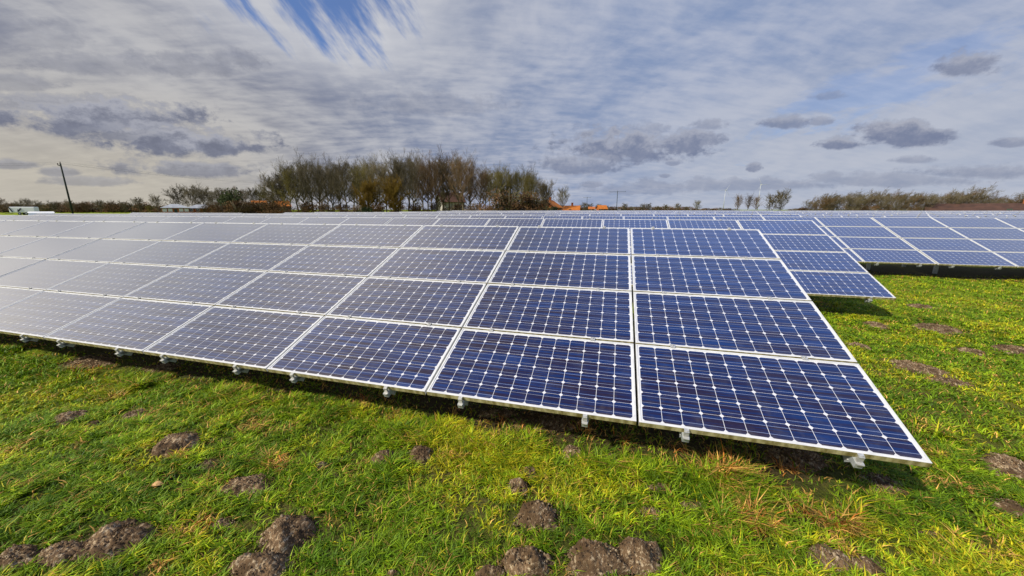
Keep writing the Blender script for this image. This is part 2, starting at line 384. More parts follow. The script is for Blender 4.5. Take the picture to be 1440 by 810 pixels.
# ------------------------------------------------------------------ solar tables
PW, PH = 1.6, .82                     # pitch of the panel grid
TILT = .3646; LOWZ = .404
ct, st_ = math.cos(TILT), math.sin(TILT)
LW, LH = 1.582, .803                  # laminate with frame
def up(x, s, n=0.):                   # table space: x across, s up the slope, n along the normal
    return Vector((x, s*ct-n*st_, LOWZ+s*st_+n*ct))
def laminate_mesh():
    hx, hy = LW/2-.008, LH/2-.008
    me = bpy.data.meshes.new('panel')
    me.from_pydata([(-hx, -hy, -.004), (hx, -hy, -.004), (hx, hy, -.004), (-hx, hy, -.004), (-hx, -hy, -.010), (hx, -hy, -.010), (hx, hy, -.010), (-hx, hy, -.010)], [], [(0, 1, 2, 3), (7, 6, 5, 4)])
    me.materials.append(M['cells']); me.materials.append(M['back'])
    me.polygons[1].material_index = 1
    uv = me.uv_layers.new(name='UVMap'); cx, cy = (LW-.046)/12, (LH-.044)/6
    for l in me.loops:
        p = me.vertices[l.vertex_index].co; uv.data[l.index].uv = (p.x/cx+6, p.y/cy+3)
    return me
def frame_mb(mb, T=None, mi0=0, mi1=1):
    """box section ring: pale top, stained outer sides"""
    T = T or (lambda p: p)
    wd, dp = .013, .040; X, Y = LW/2, LH/2
    ring = [((-X, -Y), (X, -Y), (X-wd, -Y+wd), (-X+wd, -Y+wd)), ((X, -Y), (X, Y), (X-wd, Y-wd), (X-wd, -Y+wd)),
            ((X, Y), (-X, Y), (-X+wd, Y-wd), (X-wd, Y-wd)), ((-X, Y), (-X, -Y), (-X+wd, -Y+wd), (-X+wd, Y-wd))]
    for k, (a, b, c, d_) in enumerate(ring):
        t_ = lambda p, z: T(Vector((p[0], p[1], z)))
        mb.face([t_(a, 0), t_(b, 0), t_(c, 0), t_(d_, 0)], mi0)
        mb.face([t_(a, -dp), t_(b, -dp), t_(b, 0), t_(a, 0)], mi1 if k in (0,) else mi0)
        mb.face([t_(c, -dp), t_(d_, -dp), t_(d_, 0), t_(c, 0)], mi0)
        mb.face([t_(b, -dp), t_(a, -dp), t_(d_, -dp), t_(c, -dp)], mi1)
PANEL = laminate_mesh()
fm = MB(); frame_mb(fm); FRAME = fm.mesh('frame', [M['alu'], M['alu_side']])
SLOPE = 4*PH
def rail_mb():
    mb = MB(); a, b = up(0, -.035, -.062), up(0, SLOPE+.03, -.062)
    mb.beam(a, b, .042, .040); return mb
def end_clamp_mb():
    """folded end clamp on a triangular steel plate at the low edge"""
    mb = MB(); rot = Matrix.Rotation(TILT, 3, 'X')
    mb.box(up(0, -.015, -.018), (.030, .016, .038), 0, rot)
    mb.box(up(0, -.004, .0035), (.030, .018, .005), 0, rot)
    mb.box(up(0, -.026, -.044), (.036, .036, .008), 0, rot)
    for s_ in (-1, 1):
        x = s_*.018
        A, B, C = up(x, -.02, -.050), up(x, .15, -.075), up(x, .035, -.135)
        A2, B2, C2 = [p+Vector((s_*.003, 0, 0)) for p in (A, B, C)]
        mb.face([A, B, C], 1); mb.face([A2, C2, B2], 1); mb.face([A, C, C2, A2], 1); mb.face([C, B, B2, C2], 1); mb.face([A, A2, B2, B], 1)
    mb.tube([up(-.026, .025, -.092), up(.026, .025, -.092)], .006, 6, 0)
    return mb
def mid_clamp_mb(s):
    mb = MB(); rot = Matrix.Rotation(TILT, 3, 'X')
    mb.box(up(0, s, .0045), (.038, .040, .007), 0, rot); mb.tube([up(0, s, .008), up(0, s, .016)], .007, 6, 0); return mb
def purlin_mb(s, ncol):
    mb = MB(); a, b = up(.0, s, -.125), up(-ncol*PW, s, -.125); mb.beam(a, b, .06, .075); return mb
def post_mb(s):
    mb = MB(); top_ = up(0, s, -.163); mb.box((0, top_.y, top_.z/2-.1), (.08, .06, top_.z+.2)); return mb
def brace_mb(side):
    mb = MB(); a = Vector((0, up(0, 2.55, 0).y, .30)); b = up(0, 1.35 if side < 0 else 3.1, -.17); mb.beam(a, b, .03, .04); return mb
RAIL = rail_mb().mesh('rail', M['galv']); ENDC = end_clamp_mb().mesh('end_clamp', [M['clamp'], M['galv']])
MIDC = [mid_clamp_mb(k*PH).mesh('mid_clamp', M['clamp']) for k in (1, 2, 3)] + [mid_clamp_mb(4*PH-.004).mesh('mid_clamp', M['clamp'])]
POSTL, POSTH = post_mb(1.25).mesh('post', M['galv']), post_mb(2.55).mesh('post', M['galv'])
BRACE = brace_mb(-1).mesh('brace', M['galv']); PURL = [purlin_mb(s, 7).mesh('purlin', M['galv']) for s in (1.25, 2.55)]
GROUP_T = 'solar tables standing in rows across the meadow'
def table(x, y, label, z=0., detail=2):
    t = tag(empty('solar_table', (x, y, z)), label, 'solar table', GROUP_T)
    for c in range(7):
        for r in range(4):
            p = link('panel', PANEL, t, up(-(c+.5)*PW, (r+.5)*PH), (TILT+random.uniform(-.0035, .0035), random.uniform(-.002, .002), 0))
            link('frame', FRAME, p)
        for k, u in enumerate((.22, .81)):
            rl = link('rail', RAIL, t, (-(c+u)*PW, 0, 0))
            link('end_clamp', ENDC, rl)
            if detail > 1:
                for m_ in MIDC: link('mid_clamp', m_, rl)
    for m_ in PURL: link('purlin', m_, t)
    for c in (.5, 2.5, 4.5, 6.5):
        link('post', POSTL, t, (-c*PW, 0, 0)); link('post', POSTH, t, (-c*PW, 0, 0)); link('brace', BRACE, t, (-c*PW+.06, 0, 0))
    return t
GAP = .03; TW = 7*PW+GAP
rows = [(1.842, 2.365), (4.555, 7.206), (17.98, 12.228)]
nm = ['front row', 'second row', 'third row', 'fourth row']
# front row
table(1.842, 2.365, 'nearest dark blue solar table, its right corner jutting over the bright grass')
table(1.842-TW, 2.365, 'pale grey reflecting table of the front row, beyond the dark joint at the left edge')
# second row
table(4.555, 7.206, 'blue table showing its short right end just behind the nearest table')
table(4.555-TW, 7.206, 'middle table of the second row, its upper panels showing over the nearest table')
table(4.555-2*TW, 7.206, 'leftmost table of the second row, a pale strip behind the grey reflecting front table')
# third row, running on to the right
x3 = 6.817+PW
table(x3+TW, 12.228, 'light blue third-row table behind the open grass on the right')
table(x3+2*TW, 12.228, 'third-row table cut off by the right edge of the photo')
table(x3, 12.228, 'third-row table half hidden behind the short right end of the second row')
for k, s_ in ((1, 'second from right of the tables hidden behind the second row'), (2, 'third from right of the tables hidden behind the second row'), (3, 'farthest left of those just behind the second row')):
    table(x3-k*TW, 12.228, 'table, '+s_, detail=1)
# far rows: one mesh per table, shared
def far_mesh():
    mb = MB(); uvs = []
    cx, cy = (LW-.046)/12, (LH-.044)/6
    lam = []
    for c in range(7):
        for r in range(4):
            jt = random.uniform(-.005, .005)
            o = up(-(c+.5)*PW, (r+.5)*PH); rot = Matrix.Rotation(TILT+jt, 3, 'X')
            hx, hy = LW/2-.008, LH/2-.008
            lam.append(len(mb.f)); mb.face([rot @ Vector(q)+o for q in ((-hx, -hy, -.004), (hx, -hy, -.004), (hx, hy, -.004), (-hx, hy, -.004))], 0)
            frame_mb(mb, lambda p: rot @ p + o, 1, 2)
        for u in (.22, .81):
            off = Vector((-(c+u)*PW, 0, 0))
            for s in (0.008, PH, 2*PH, 3*PH, 4*PH-.01): mb.box(up(off.x, s, .008), (.05, .055, .016), 3, Matrix.Rotation(TILT, 3, 'X'))
            mb.beam(up(off.x, 0, -.06), up(off.x, SLOPE, -.06), .04, .04, 4)
    for s in (.75, 2.55): mb.beam(up(0, s, -.125), up(-7*PW, s, -.125), .06, .075, 4)
    for c in (.5, 2.5, 4.5, 6.5):
        for s in (.75, 2.55):
            tp = up(0, s, -.163); mb.box((-c*PW, tp.y, tp.z/2-.1), (.08, .06, tp.z+.2), 4)
    me = mb.mesh('solar_table', [M['cells'], M['alu'], M['alu_side'], M['clamp'], M['galv']])
    uv = me.uv_layers.new(name='UVMap'); hx, hy = (LW/2-.008)/cx, (LH/2-.008)/cy
    for i in lam:
        for l, q in zip(me.polygons[i].loop_indices, ((-hx, -hy), (hx, -hy), (hx, hy), (-hx, hy))): uv.data[l].uv = (q[0]+6, q[1]+3)
    return me
FARM = far_mesh(); FARM2 = far_mesh()
ordn = ['fourth', 'fifth', 'sixth', 'seventh', 'eighth', 'ninth', 'tenth', 'eleventh', 'twelfth', 'thirteenth', 'fourteenth', 'fifteenth', 'sixteenth', 'seventeenth', 'eighteenth', 'nineteenth', 'twentieth']
cnt = 0
for k in range(17):
    y = 12.228+5.0*(k+1) if k < 12 else 12.228+5.0*13+(k-12)*9
    yt = y+3.1
    xl = max(-2.7*yt, -37 if y < 20 else (-31 if y < 31 else (-24 if y < 38 else -.45*yt+2 if k < 12 else -.42*yt)))
    xr = .84*yt+4
    x = x3+TW*math.ceil((xr-x3)/TW)+random.choice((-1, 0, 1))*PW*(k % 3)
    while x-TW > xl-TW*.5:
        o = link('solar_table', FARM if (cnt % 2) else FARM2); o.location = (x, y, random.uniform(-.03, .03)); x -= TW; cnt += 1
        tag(o, 'far solar table of the %s row, a thin strip of panel tops' % ordn[k], 'solar table', GROUP_T)
print('far tables', cnt)

# ------------------------------------------------------------------ molehills
moles = [  # px, py, half width, half height in photo pixels, height m, label
 (252,632,27,15,.07,'pale molehill with dry fibres on the left, below the second bracket'),
 (348,684,38,14,.07,'long low brown molehill left of centre in the left-hand grass'),
 (166,762,43,21,.10,'broad streaked molehill near the bottom left corner'),
 (28,786,30,11,.06,'sandy low molehill cut by the left edge of the photo'),
 (88,780,27,11,.06,'dark low molehill beside the sandy one at the left edge'),
 (402,748,34,28,.11,'tall crumbly molehill, upper half of the large double mound at bottom left'),
 (366,792,42,24,.11,'pale sandy molehill, lower half of the large double mound at bottom left'),
 (99,589,17,8,.05,'small ragged molehill with straw at far left below the panels'),
 (192,587,17,6,.04,'small flat dark molehill right of the ragged straw one'),
 (133,600,8,4,.03,'tiny black molehill between the two small ones at far left'),
 (541,645,18,11,.07,'left of a pair of small dark molehills in mid grass'),
 (591,640,17,13,.08,'right of a pair of small dark molehills in mid grass'),
 (452,657,9,6,.03,'tiny dark clod heap in the grass left of the paired molehills'),
 (295,659,18,9,.03,'faint patch of bare crumbly earth left of centre'),
 (312,735,16,7,.03,'faint earth patch above the large double mound'),
 (805,641,15,10,.06,'round dark molehill close under the bright bracket'),
 (858,650,12,6,.04,'small flat molehill right of the round dark one under the panels'),
 (742,669,12,8,.05,'smaller upper molehill of the touching pair at centre'),
 (727,687,17,10,.06,'larger lower molehill of the touching pair at centre'),
 (757,727,28,22,.12,'round domed molehill alone in the centre of the grass'),
 (738,792,34,24,.13,'rough lumpy molehill at the bottom edge left of centre pair'),
 (690,806,22,9,.05,'low dark molehill touching the lumpy one at the bottom edge'),
 (552,806,12,6,.05,'small grey molehill just peeping over the bottom edge'),
 (838,789,43,26,.13,'wide pale molehill at the bottom edge, left of the merged pair'),
 (897,784,34,23,.12,'lumpy molehill at the bottom edge, right of the merged pair'),
 (972,713,24,11,.04,'flat brown earth patch right of centre'),
 (915,722,15,8,.03,'ragged earth patch with straw left of the flat brown one'),
 (1164,782,30,18,.05,'flat dark earth mound at the bottom right'),
 (1222,792,20,12,.04,'small earth mound right of the flat dark one at bottom right'),
 (1248,676,24,16,.03,'dark broken soil beside the last bracket at the right corner'),
 (1120,640,42,14,.03,'bare reddish soil in the shade under the nearest table'),
 (770,598,50,10,.03,'bare reddish soil under the low edge near centre'),
 (1414,657,30,12,.07,'dark molehill cut by the right edge of the photo'),
 (1420,711,22,9,.05,'smaller dark molehill below the one at the right edge'),
 (1289,517,29,10,.06,'largest molehill in the open grass on the right'),
 (1334,541,22,5,.04,'flat molehill just right of the largest in the right grass'),
 (1231,457,13,4,.05,'small molehill beside the frame edge in the right grass'),
 (700,585,26,7,.03,'bare brown soil at the shaded panel edge left of centre'),
 (120,508,34,7,.03,'bare brown soil at the shaded panel edge at far left'),
 (225,515,22,5,.03,'reddish bare soil in the shade near the fourth bracket from left'),
 (468,668,14,6,.03,'small bare earth patch in the left-centre grass'),
 (930,690,18,8,.03,'bare earth patch with dry stalks below the nearest table'),
 (1300,745,16,7,.03,'bare earth patch in the lower right grass'),
 (1209,486,11,4,.04,'small grey molehill touching the panel edge in the right grass'),
 (1318,462,30,5,.04,'reddish worn patch in the far right grass'),
 (1425,491,22,5,.05,'distant molehill at the right edge of the grass'),
 (1363,490,14,4,.03,'faint earth spot far right in the grass'),
 (1293,433,11,3,.04,'tiny molehill in the grass behind the second row corner')]
mfoot = []
for (mx, my, hw, hh, ht, lab) in moles:
    c = on_ground(mx, my+hh*.15); l = on_ground(mx-hw, my); r = on_ground(mx+hw, my); n_ = on_ground(mx, my+hh); f_ = on_ground(mx, my-hh*.8)
    a = (r-l).length/2*1.06; b = max((f_-n_).length/2, a*.45) if hh > 8 else (f_-n_).length/2
    b = min(b, a*1.8)
    ang = math.atan2(r.y-l.y, r.x-l.x)
    if mx in (402, 366): ang += 0
    n = int(min(90, max(36, 2.3*a/.0065))); vs = []; fs = []
    seed = Vector((mx*.13, my*.07, 3)); ht = ht+(.022 if a < .16 and my > 560 and 'molehill' in lab else 0.)
    for j in range(n+1):
        for i in range(n+1):
            u, v = (i/n*2-1)*1.15, (j/n*2-1)*1.15
            rr = math.hypot(u, v)
            X = u*a; Y = v*b; wx = c.x+X*math.cos(ang)-Y*math.sin(ang); wy = c.y+X*math.sin(ang)+Y*math.cos(ang)
            edge = rr+.34*noise.noise(Vector((u*1.5, v*1.5, 0))+seed)+.10*noise.noise(Vector((u*5, v*5, 4))+seed)
            pr = max(0., 1-edge**1.9)**1.15 if edge > 0 else 1
            s = Vector((wx, wy, 0))+seed
            z = ht*.66*pr**.8*(1+.55*noise.noise(s*11))+(pr > 0)*(noise.noise(s*20)*.012+abs(noise.noise(s*50))*.026+abs(noise.noise(s*105))*.014)*min(1., pr*2.5)*min(1., a/.15+.3)
            z = z-.012 if edge > .98 else z
            vs.append((wx-c.x, wy-c.y, gz(wx, wy)+z))
    for j in range(n):
        for i in range(n):
            fs.append((j*(n+1)+i, j*(n+1)+i+1, (j+1)*(n+1)+i+1, (j+1)*(n+1)+i))
    for _ in range(int(min(1100, 8000*a*b+50))):      # loose crumbs on and around the mound
        q_ = random.random()**.55*1.22; t_ = random.uniform(0, 6.283); X, Y_ = a*q_*math.cos(t_), b*q_*math.sin(t_)
        wx = c.x+X*math.cos(ang)-Y_*math.sin(ang); wy = c.y+X*math.sin(ang)+Y_*math.cos(ang)
        zc = gz(wx, wy)+ht*.66*max(0., 1-q_**1.9)**.92*(1 if q_ < 1 else 0)+.010; rr_ = random.uniform(.003, .009)*min(1, .5+a/.2)
        k0 = len(vs); vs += [(wx-c.x+rr_*dx_*random.uniform(.6, 1.3), wy-c.y+rr_*dy_*random.uniform(.6, 1.3), zc+rr_*dz_*random.uniform(.6, 1.3)) for dx_, dy_, dz_ in ((1, 0, 0), (0, 1, 0), (-1, 0, 0), (0, -1, 0), (0, 0, 1), (0, 0, -1))]
        fs += [(k0+i_, k0+(i_+1) % 4, k0+4) for i_ in range(4)]+[(k0+(i_+1) % 4, k0+i_, k0+5) for i_ in range(4)]
    me = bpy.data.meshes.new('molehill'); me.from_pydata(vs, [], fs); me.materials.append(M['soil']); me.polygons.foreach_set('use_smooth', [True]*len(fs))
    o = link('molehill', me, None, (c.x, c.y, 0)); tag(o, lab, 'molehill', 'molehills scattered in the grass')
    mfoot.append((c.x, c.y, a, b, ang, 'soil' in lab or 'patch' in lab))

# ------------------------------------------------------------------ grass blades
def vnoise(x, y, sc, seed):
    r_ = np.random.default_rng(seed); g = r_.random((256, 256))
    u, v = x*sc+1000, y*sc+1000; i, j = np.floor(u).astype(int), np.floor(v).astype(int); fu, fv = u-i, v-j
    fu, fv = fu*fu*(3-2*fu), fv*fv*(3-2*fv)
    G = lambda a, b: g[a % 256, b % 256]
    return (G(i, j)*(1-fu)+G(i+1, j)*fu)*(1-fv)+(G(i, j+1)*(1-fu)+G(i+1, j+1)*fu)*fv
def fnoise(x, y, sc, seed): return (vnoise(x, y, sc, seed)+.5*vnoise(x, y, sc*2.1, seed+1)+.25*vnoise(x, y, sc*4.3, seed+2))/1.75
def scatter(n, x0, x1, y0, y1): return rng.uniform(x0, x1, n), rng.uniform(y0, y1, n)
parts = []
for n, x0, x1, y0, y1 in ((520000, -5, 3.6, .5, 3.3), (150000, -13, -5, .8, 3.7), (220000, 1.7, 7, 1.8, 7.5), (150000, 3.5, 13, 6.5, 13.2)):
    parts.append(scatter(n, x0, x1, y0, y1))
X = np.concatenate([p[0] for p in parts]); Y = np.concatenate([p[1] for p in parts])
fdepth = X*-math.sin(YAW)+Y*math.cos(YAW); lat = X*math.cos(YAW)+Y*math.sin(YAW)
keep = (fdepth > .3) & (np.abs(lat) < fdepth*1.5+.5) & (Y > .45)
X, Y = X[keep], Y[keep]; dist = np.hypot(X, Y)
# clumps: pull blades towards tuft centres
tx = np.round((X+.03*np.sin(Y*31))*11)/11+(vnoise(X, Y, 40, 91)-.5)*.06; ty = np.round((Y+.03*np.sin(X*29))*11)/11+(vnoise(X, Y, 40, 92)-.5)*.06
cl = rng.random(len(X))*.8; X = X*(1-cl)+tx*cl; Y = Y*(1-cl)+ty*cl
patch = fnoise(X, Y, 1.9, 5); tuft = fnoise(X, Y, 5.5, 17); dry = fnoise(X, Y, 6.0, 33)
wob = (fnoise(X, Y, 1.6, 71)-.5)*.7
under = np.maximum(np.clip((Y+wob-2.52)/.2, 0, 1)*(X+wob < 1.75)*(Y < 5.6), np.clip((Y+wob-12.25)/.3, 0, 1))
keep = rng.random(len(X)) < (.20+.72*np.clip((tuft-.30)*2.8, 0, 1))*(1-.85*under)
edge_in = np.zeros(len(X), bool)
for (cx, cy, a, b, ang, bare) in mfoot:
    ux = (X-cx)*math.cos(ang)+(Y-cy)*math.sin(ang); uy = -(X-cx)*math.sin(ang)+(Y-cy)*math.cos(ang)
    q = np.hypot(ux/a, uy/b)+.25*(rng.random(len(X))-.5)
    keep &= ~((q < (.93 if not bare else .8)) & (rng.random(len(X)) < (.985 if not bare else .85)))
X, Y, patch, tuft, dry, under, dist = [q[keep] for q in (X, Y, patch, tuft, dry, under, dist)]
N = len(X); print('blades', N)
ctone = vnoise(X, Y, 13, 77)
lush = np.exp(-((Y-2.42)/.22)**2)*((X < 1.6))*np.clip((vnoise(X, Y, 3.1, 61)-.35)*3, 0, 1)
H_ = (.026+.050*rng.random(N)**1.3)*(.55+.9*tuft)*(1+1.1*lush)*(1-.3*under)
H_ = np.where(dist > 5, H_*.8, H_)
tall = np.zeros(N); rust = np.zeros(N)
for _ in range(90):                                   # longer, lusher tussocks here and there
    ax_, ay_ = rng.uniform(-5, 6), rng.uniform(.8, 3.6); tall = np.maximum(tall, np.exp(-((X-ax_)**2+(Y-ay_)**2)/rng.uniform(.03, .09)**2))
for (qx, qy, rr2) in ((1005, 655, .13), (960, 640, .08), (1105, 655, .10), (873, 625, .05), (640, 578, .07), (820, 610, .10), (505, 560, .08), (128, 516, .14), (705, 600, .10), (1130, 720, .07), (1060, 735, .07), (1000, 668, .07), (1180, 735, .06), (290, 735, .05), (395, 655, .06)):
    g_ = on_ground(qx, qy); rust = np.maximum(rust, np.exp(-(((X-g_.x)/1.5)**2+(Y-g_.y)**2)/rr2**2))
H_ = H_*.86*(1+.75*tall+.9*rust)
Wd = np.clip(.0036+.0010*dist, .0042, .012)*(.7+.6*rng.random(N))
th = rng.random(N)*2*np.pi; th2 = th+rng.normal(0, .5, N)
wind = .15
lean = (.45+.75*rng.random(N))*H_
mx_, my_ = np.cos(th2)*lean*.45+wind*H_*.2, np.sin(th2)*lean*.45
tx_, ty_ = np.cos(th2)*lean*1.35+wind*H_*.6, np.sin(th2)*lean*1.35
sx, sy = -np.sin(th)*Wd/2, np.cos(th)*Wd/2
f_ = 1/(1+np.maximum(0, X*X+Y*Y-200)/200)
Z = f_*(.022*np.sin(X*1.7+Y*.6)+.018*np.sin(Y*2.3-X*.9+1)+.012*np.sin(X*4.1+2)*np.cos(Y*3.7))-.004
V = np.empty((N, 5, 3), np.float32)
V[:, 0] = np.stack([X-sx, Y-sy, Z], 1); V[:, 1] = np.stack([X+sx, Y+sy, Z], 1)
V[:, 2] = np.stack([X+mx_+sx*.85, Y+my_+sy*.85, Z+H_*.62], 1); V[:, 3] = np.stack([X+mx_-sx*.85, Y+my_-sy*.85, Z+H_*.62], 1)
V[:, 4] = np.stack([X+tx_, Y+ty_, Z+H_*(.95-.25*rng.random(N))], 1)
idx = (np.arange(N)*5)[:, None]
loops = np.concatenate([idx+np.array([0, 1, 2, 3]), idx+np.array([3, 2, 4])], 1).astype(np.int32).ravel()
ls = np.stack([np.arange(N)*7, np.arange(N)*7+4], 1).astype(np.int32).ravel()
me = bpy.data.meshes.new('grass'); me.vertices.add(N*5); me.vertices.foreach_set('co', V.ravel())
me.loops.add(N*7); me.loops.foreach_set('vertex_index', loops)
me.polygons.add(N*2); me.polygons.foreach_set('loop_start', ls); me.update(calc_edges=True)
g1, g2, yl, st = np.array([.115, .235, .005]), np.array([.37, .50, .012]), np.array([.70, .55, .02]), np.array([.80, .46, .12])
m1 = np.clip(rng.random(N)*.7+(patch-.5)*1.2+(ctone-.5)*.9+.05, 0, 1)[:, None]
C = g1*(1-m1)+g2*m1
isy = (rng.random(N) < np.clip((patch-.56)*2.4+(ctone-.5)*.5+.10, .04, .5))[:, None]; C = np.where(isy, C*.35+yl*.65, C)
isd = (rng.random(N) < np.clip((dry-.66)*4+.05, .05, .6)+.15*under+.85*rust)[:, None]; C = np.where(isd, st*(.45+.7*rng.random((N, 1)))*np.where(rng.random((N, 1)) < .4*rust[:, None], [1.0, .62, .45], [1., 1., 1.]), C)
C = C*(.45+.85*rng.random((N, 1)))*(.8+.4*ctone[:, None])
ca = np.ones((N, 5, 4), np.float32); ca[:, :, :3] = C[:, None, :]
at_ = me.attributes.new('Col', 'FLOAT_COLOR', 'POINT'); at_.data.foreach_set('color', ca.ravel())
me.materials.append(M['grass'])
tag(link('grass', me), 'short yellow-green meadow grass with straw-coloured tufts around the molehills', 'grass', kind='stuff')
# one curled dry leaf
lp = on_ground(213, 694); mb = MB()
for i in range(6):
    a, b = i/6, (i+1)/6; wa, wb = .018*math.sin(math.pi*a)+.001, .018*math.sin(math.pi*b)+.001
    za, zb = .02*math.sin(a*3), .02*math.sin(b*3)
    for s_ in (-1, 1): mb.face([(a*.07, 0, za), (b*.07, 0, zb), (b*.07, s_*wb, zb+.008), (a*.07, s_*wa, za+.008)])
o = mb.obj('dry_leaf', M['leafdry'], None, (lp.x, lp.y, .05)); o.rotation_euler = (.3, .2, .7); tag(o, 'curled orange dry leaf lying in the left-hand grass', 'leaf')

# ------------------------------------------------------------------ trees
def limb_tree(seed, H, spread, clear, nl, twig, levels=4, upness=.5, lean=0., rtrunk=None, thick=1.):
    """skeleton of a bare tree -> (trunk MB, crown MB)"""
    r_ = random.Random(seed); tr = MB(); cr = MB(); rt = rtrunk or H*.017
    pts = []; p = Vector((0, 0, -.3)); dirn = Vector((lean*.3, 0, 1)).normalized(); n = 9
    for i in range(n+1):
        pts.append(p.copy()); dirn = (dirn+Vector((r_.uniform(-.07, .07)+lean*.06, r_.uniform(-.07, .07), .03))).normalized(); p = p+dirn*(H*.90/n)
    rad = [rt*(1-.88*(i/n)**.8) for i in range(n+1)]; rad[0] *= 1.35
    tr.tube(pts, rad, 7)
    def seg(a, b, ra, rb, k=3):
        cr.tube([a, b], [ra, rb], k, cap=False)
    def grow(a, d, L, r, lv):
        m = 3 if lv < levels-1 else 2; p = a; q = r
        for i in range(m):
            d = (d+Vector((r_.uniform(-.25, .25)+lean*.12, r_.uniform(-.25, .25), upness*.22+r_.uniform(-.08, .08)))).normalized()
            b = p+d*L/m; rb = max(q*.72, twig*.6); seg(p, b, q, rb, 4 if lv < 2 else 3)
            if lv < levels:
                for _ in range(2 if lv < levels-1 else 3):
                    ax = Vector((r_.uniform(-1, 1), r_.uniform(-1, 1), r_.uniform(-.6, 1))).normalized()
                    nd = (d*.75+ax*.72).normalized(); grow(p.lerp(b, r_.random()), nd, L*r_.uniform(.42, .62), max(rb*.6, twig), lv+1)
            p, q = b, rb
    for i in range(nl):
        f = clear+(1-clear)*(i+.5)/nl*.97; k = f*n; i0 = min(int(k), n-1); a = pts[i0].lerp(pts[i0+1], k-i0)
        an = i*2.4+r_.uniform(-.4, .4); t_ = (f-clear)/(1-clear)
        prof = math.sin(math.pi*min(1, .22+.78*t_)) ** .7*.9+.16
        d = Vector((math.cos(an), math.sin(an), .35+upness*1.3*(.4+t_))).normalized()
        grow(a, d, spread*prof*r_.uniform(.75, 1.1), rt*.5*(1-t_*.7)*thick, 1)
    # leader
    grow(pts[-1], Vector((lean*.4, 0, 1)).normalized(), spread*.22, rt*.14, 2)
    return tr, cr
kinds = {
 'tall': [limb_tree(s, 17, 7.6, .28, 15, .019, 4, .66, thick=1.35, rtrunk=.34) for s in (1, 2, 3, 4)],
 'round': [limb_tree(s, 11, 5.6, .16, 14, .028, 4, .55) for s in (11, 12, 13)],
 'blown': [limb_tree(s, 9, 5.6, .12, 12, .026, 4, .35, lean=.9) for s in (21, 22, 23)],
 'willow': [limb_tree(s, 9, 4.4, .08, 24, .036, 4, .8) for s in (31, 32)],
}
KM = {}
def add_fuzz(mb, c, r, n, size, rnd):
    """leaf-size faces spread through an uneven volume"""
    cs = [(Vector((rnd.gauss(0, .45)*r[0], rnd.gauss(0, .45)*r[1], rnd.uniform(-.55, .75)*r[2])), rnd.uniform(.3, .6)) for _ in range(14)]
    for _ in range(n):
        k, q = rnd.choice(cs); v = Vector((rnd.gauss(0, 1), rnd.gauss(0, 1), rnd.gauss(0, 1))).normalized()*rnd.random()**.4
        p = Vector(c)+k+Vector((v.x*r[0], v.y*r[1], v.z*r[2]))*q
        if p.z < .05: p.z = rnd.uniform(.05, .5)
        u = Vector((rnd.uniform(-1, 1), rnd.uniform(-1, 1), rnd.uniform(-1, 1))).normalized(); t_ = u.orthogonal().normalized()
        mb.face([p-u*size, p+t_*size*.5, p+u*size, p-t_*size*.5])
def kmesh(kind, i, twigmat):
    key = (kind, i, twigmat)
    if key not in KM:
        tr, cr = kinds[kind][i]
        KM[key] = (tr.mesh('trunk', M['bark_grey'] if twigmat != 'bark_pale' else M['bark_pale']), cr.mesh('crown', M[twigmat]))
    return KM[key]
NAT = {k: max(v[2] for tr_, cr_ in q for v in cr_.v) for k, q in kinds.items()}; print(NAT, {k: len(q[0][1].f) for k, q in kinds.items()})
def tree(px, top, depth, kind, i, twigmat, label, group, sx=1., name='bare_tree'):
    h = height(top, depth); s = h/NAT[kind]; p = at(px, depth)
    t = empty(name, (p.x, p.y, 0), random.uniform(-.5, .5) if kind == 'blown' else random.uniform(0, 6.28)); t.scale = (s*sx, s*sx, s)
    a, b = kmesh(kind, i, twigmat); link('trunk', a, t); link('crown', b, t)
    tag(t, label, 'tree', group); return t
ONUM = ['first', 'second', 'third', 'fourth', 'fifth', 'sixth', 'seventh', 'eighth', 'ninth', 'tenth', 'eleventh', 'twelfth', 'thirteenth', 'fourteenth', 'fifteenth', 'sixteenth', 'seventeenth', 'eighteenth', 'nineteenth', 'twentieth',
 'twenty-first', 'twenty-second', 'twenty-third', 'twenty-fourth', 'twenty-fifth', 'twenty-sixth', 'twenty-seventh', 'twenty-eighth', 'twenty-ninth', 'thirtieth', 'thirty-first', 'thirty-second', 'thirty-third', 'thirty-fourth', 'thirty-fifth', 'thirty-sixth', 'thirty-seventh', 'thirty-eighth', 'thirty-ninth', 'fortieth']
grove = [(388,246,'r'),(400,238,'r'),(410,232,'o'),(420,226,'g'),(431,224,'g'),(441,221,'g'),(451,222,'g'),(461,226,'g'),(470,228,'g'),(480,222,'g'),(489,219,'g'),(498,222,'g'),(508,230,'o'),(517,224,'o'),(527,222,'g'),(536,222,'g'),
 (545,225,'o'),(555,219,'g'),(565,217,'g'),(574,214,'g'),(584,216,'g'),(594,223,'b'),(603,221,'b'),(613,219,'b'),(623,218,'g'),(633,216,'b'),(643,215,'g'),(653,217,'b'),(663,222,'b'),(673,232,'b'),(684,236,'o'),(695,234,'o'),(706,234,'o'),(716,236,'o'),(726,237,'o'),(736,240,'o'),(746,242,'o'),(754,246,'g'),(763,252,'g')]
GG = 'tall bare trees of the central grove'
wrd = {'g': ('bark_grey', 'grey-brown twigged'), 'o': ('bark_olive', 'olive-tinged'), 'b': ('bark_brown', 'reddish-brown twigged'), 'r': ('bark_grey', 'spreading grey')}
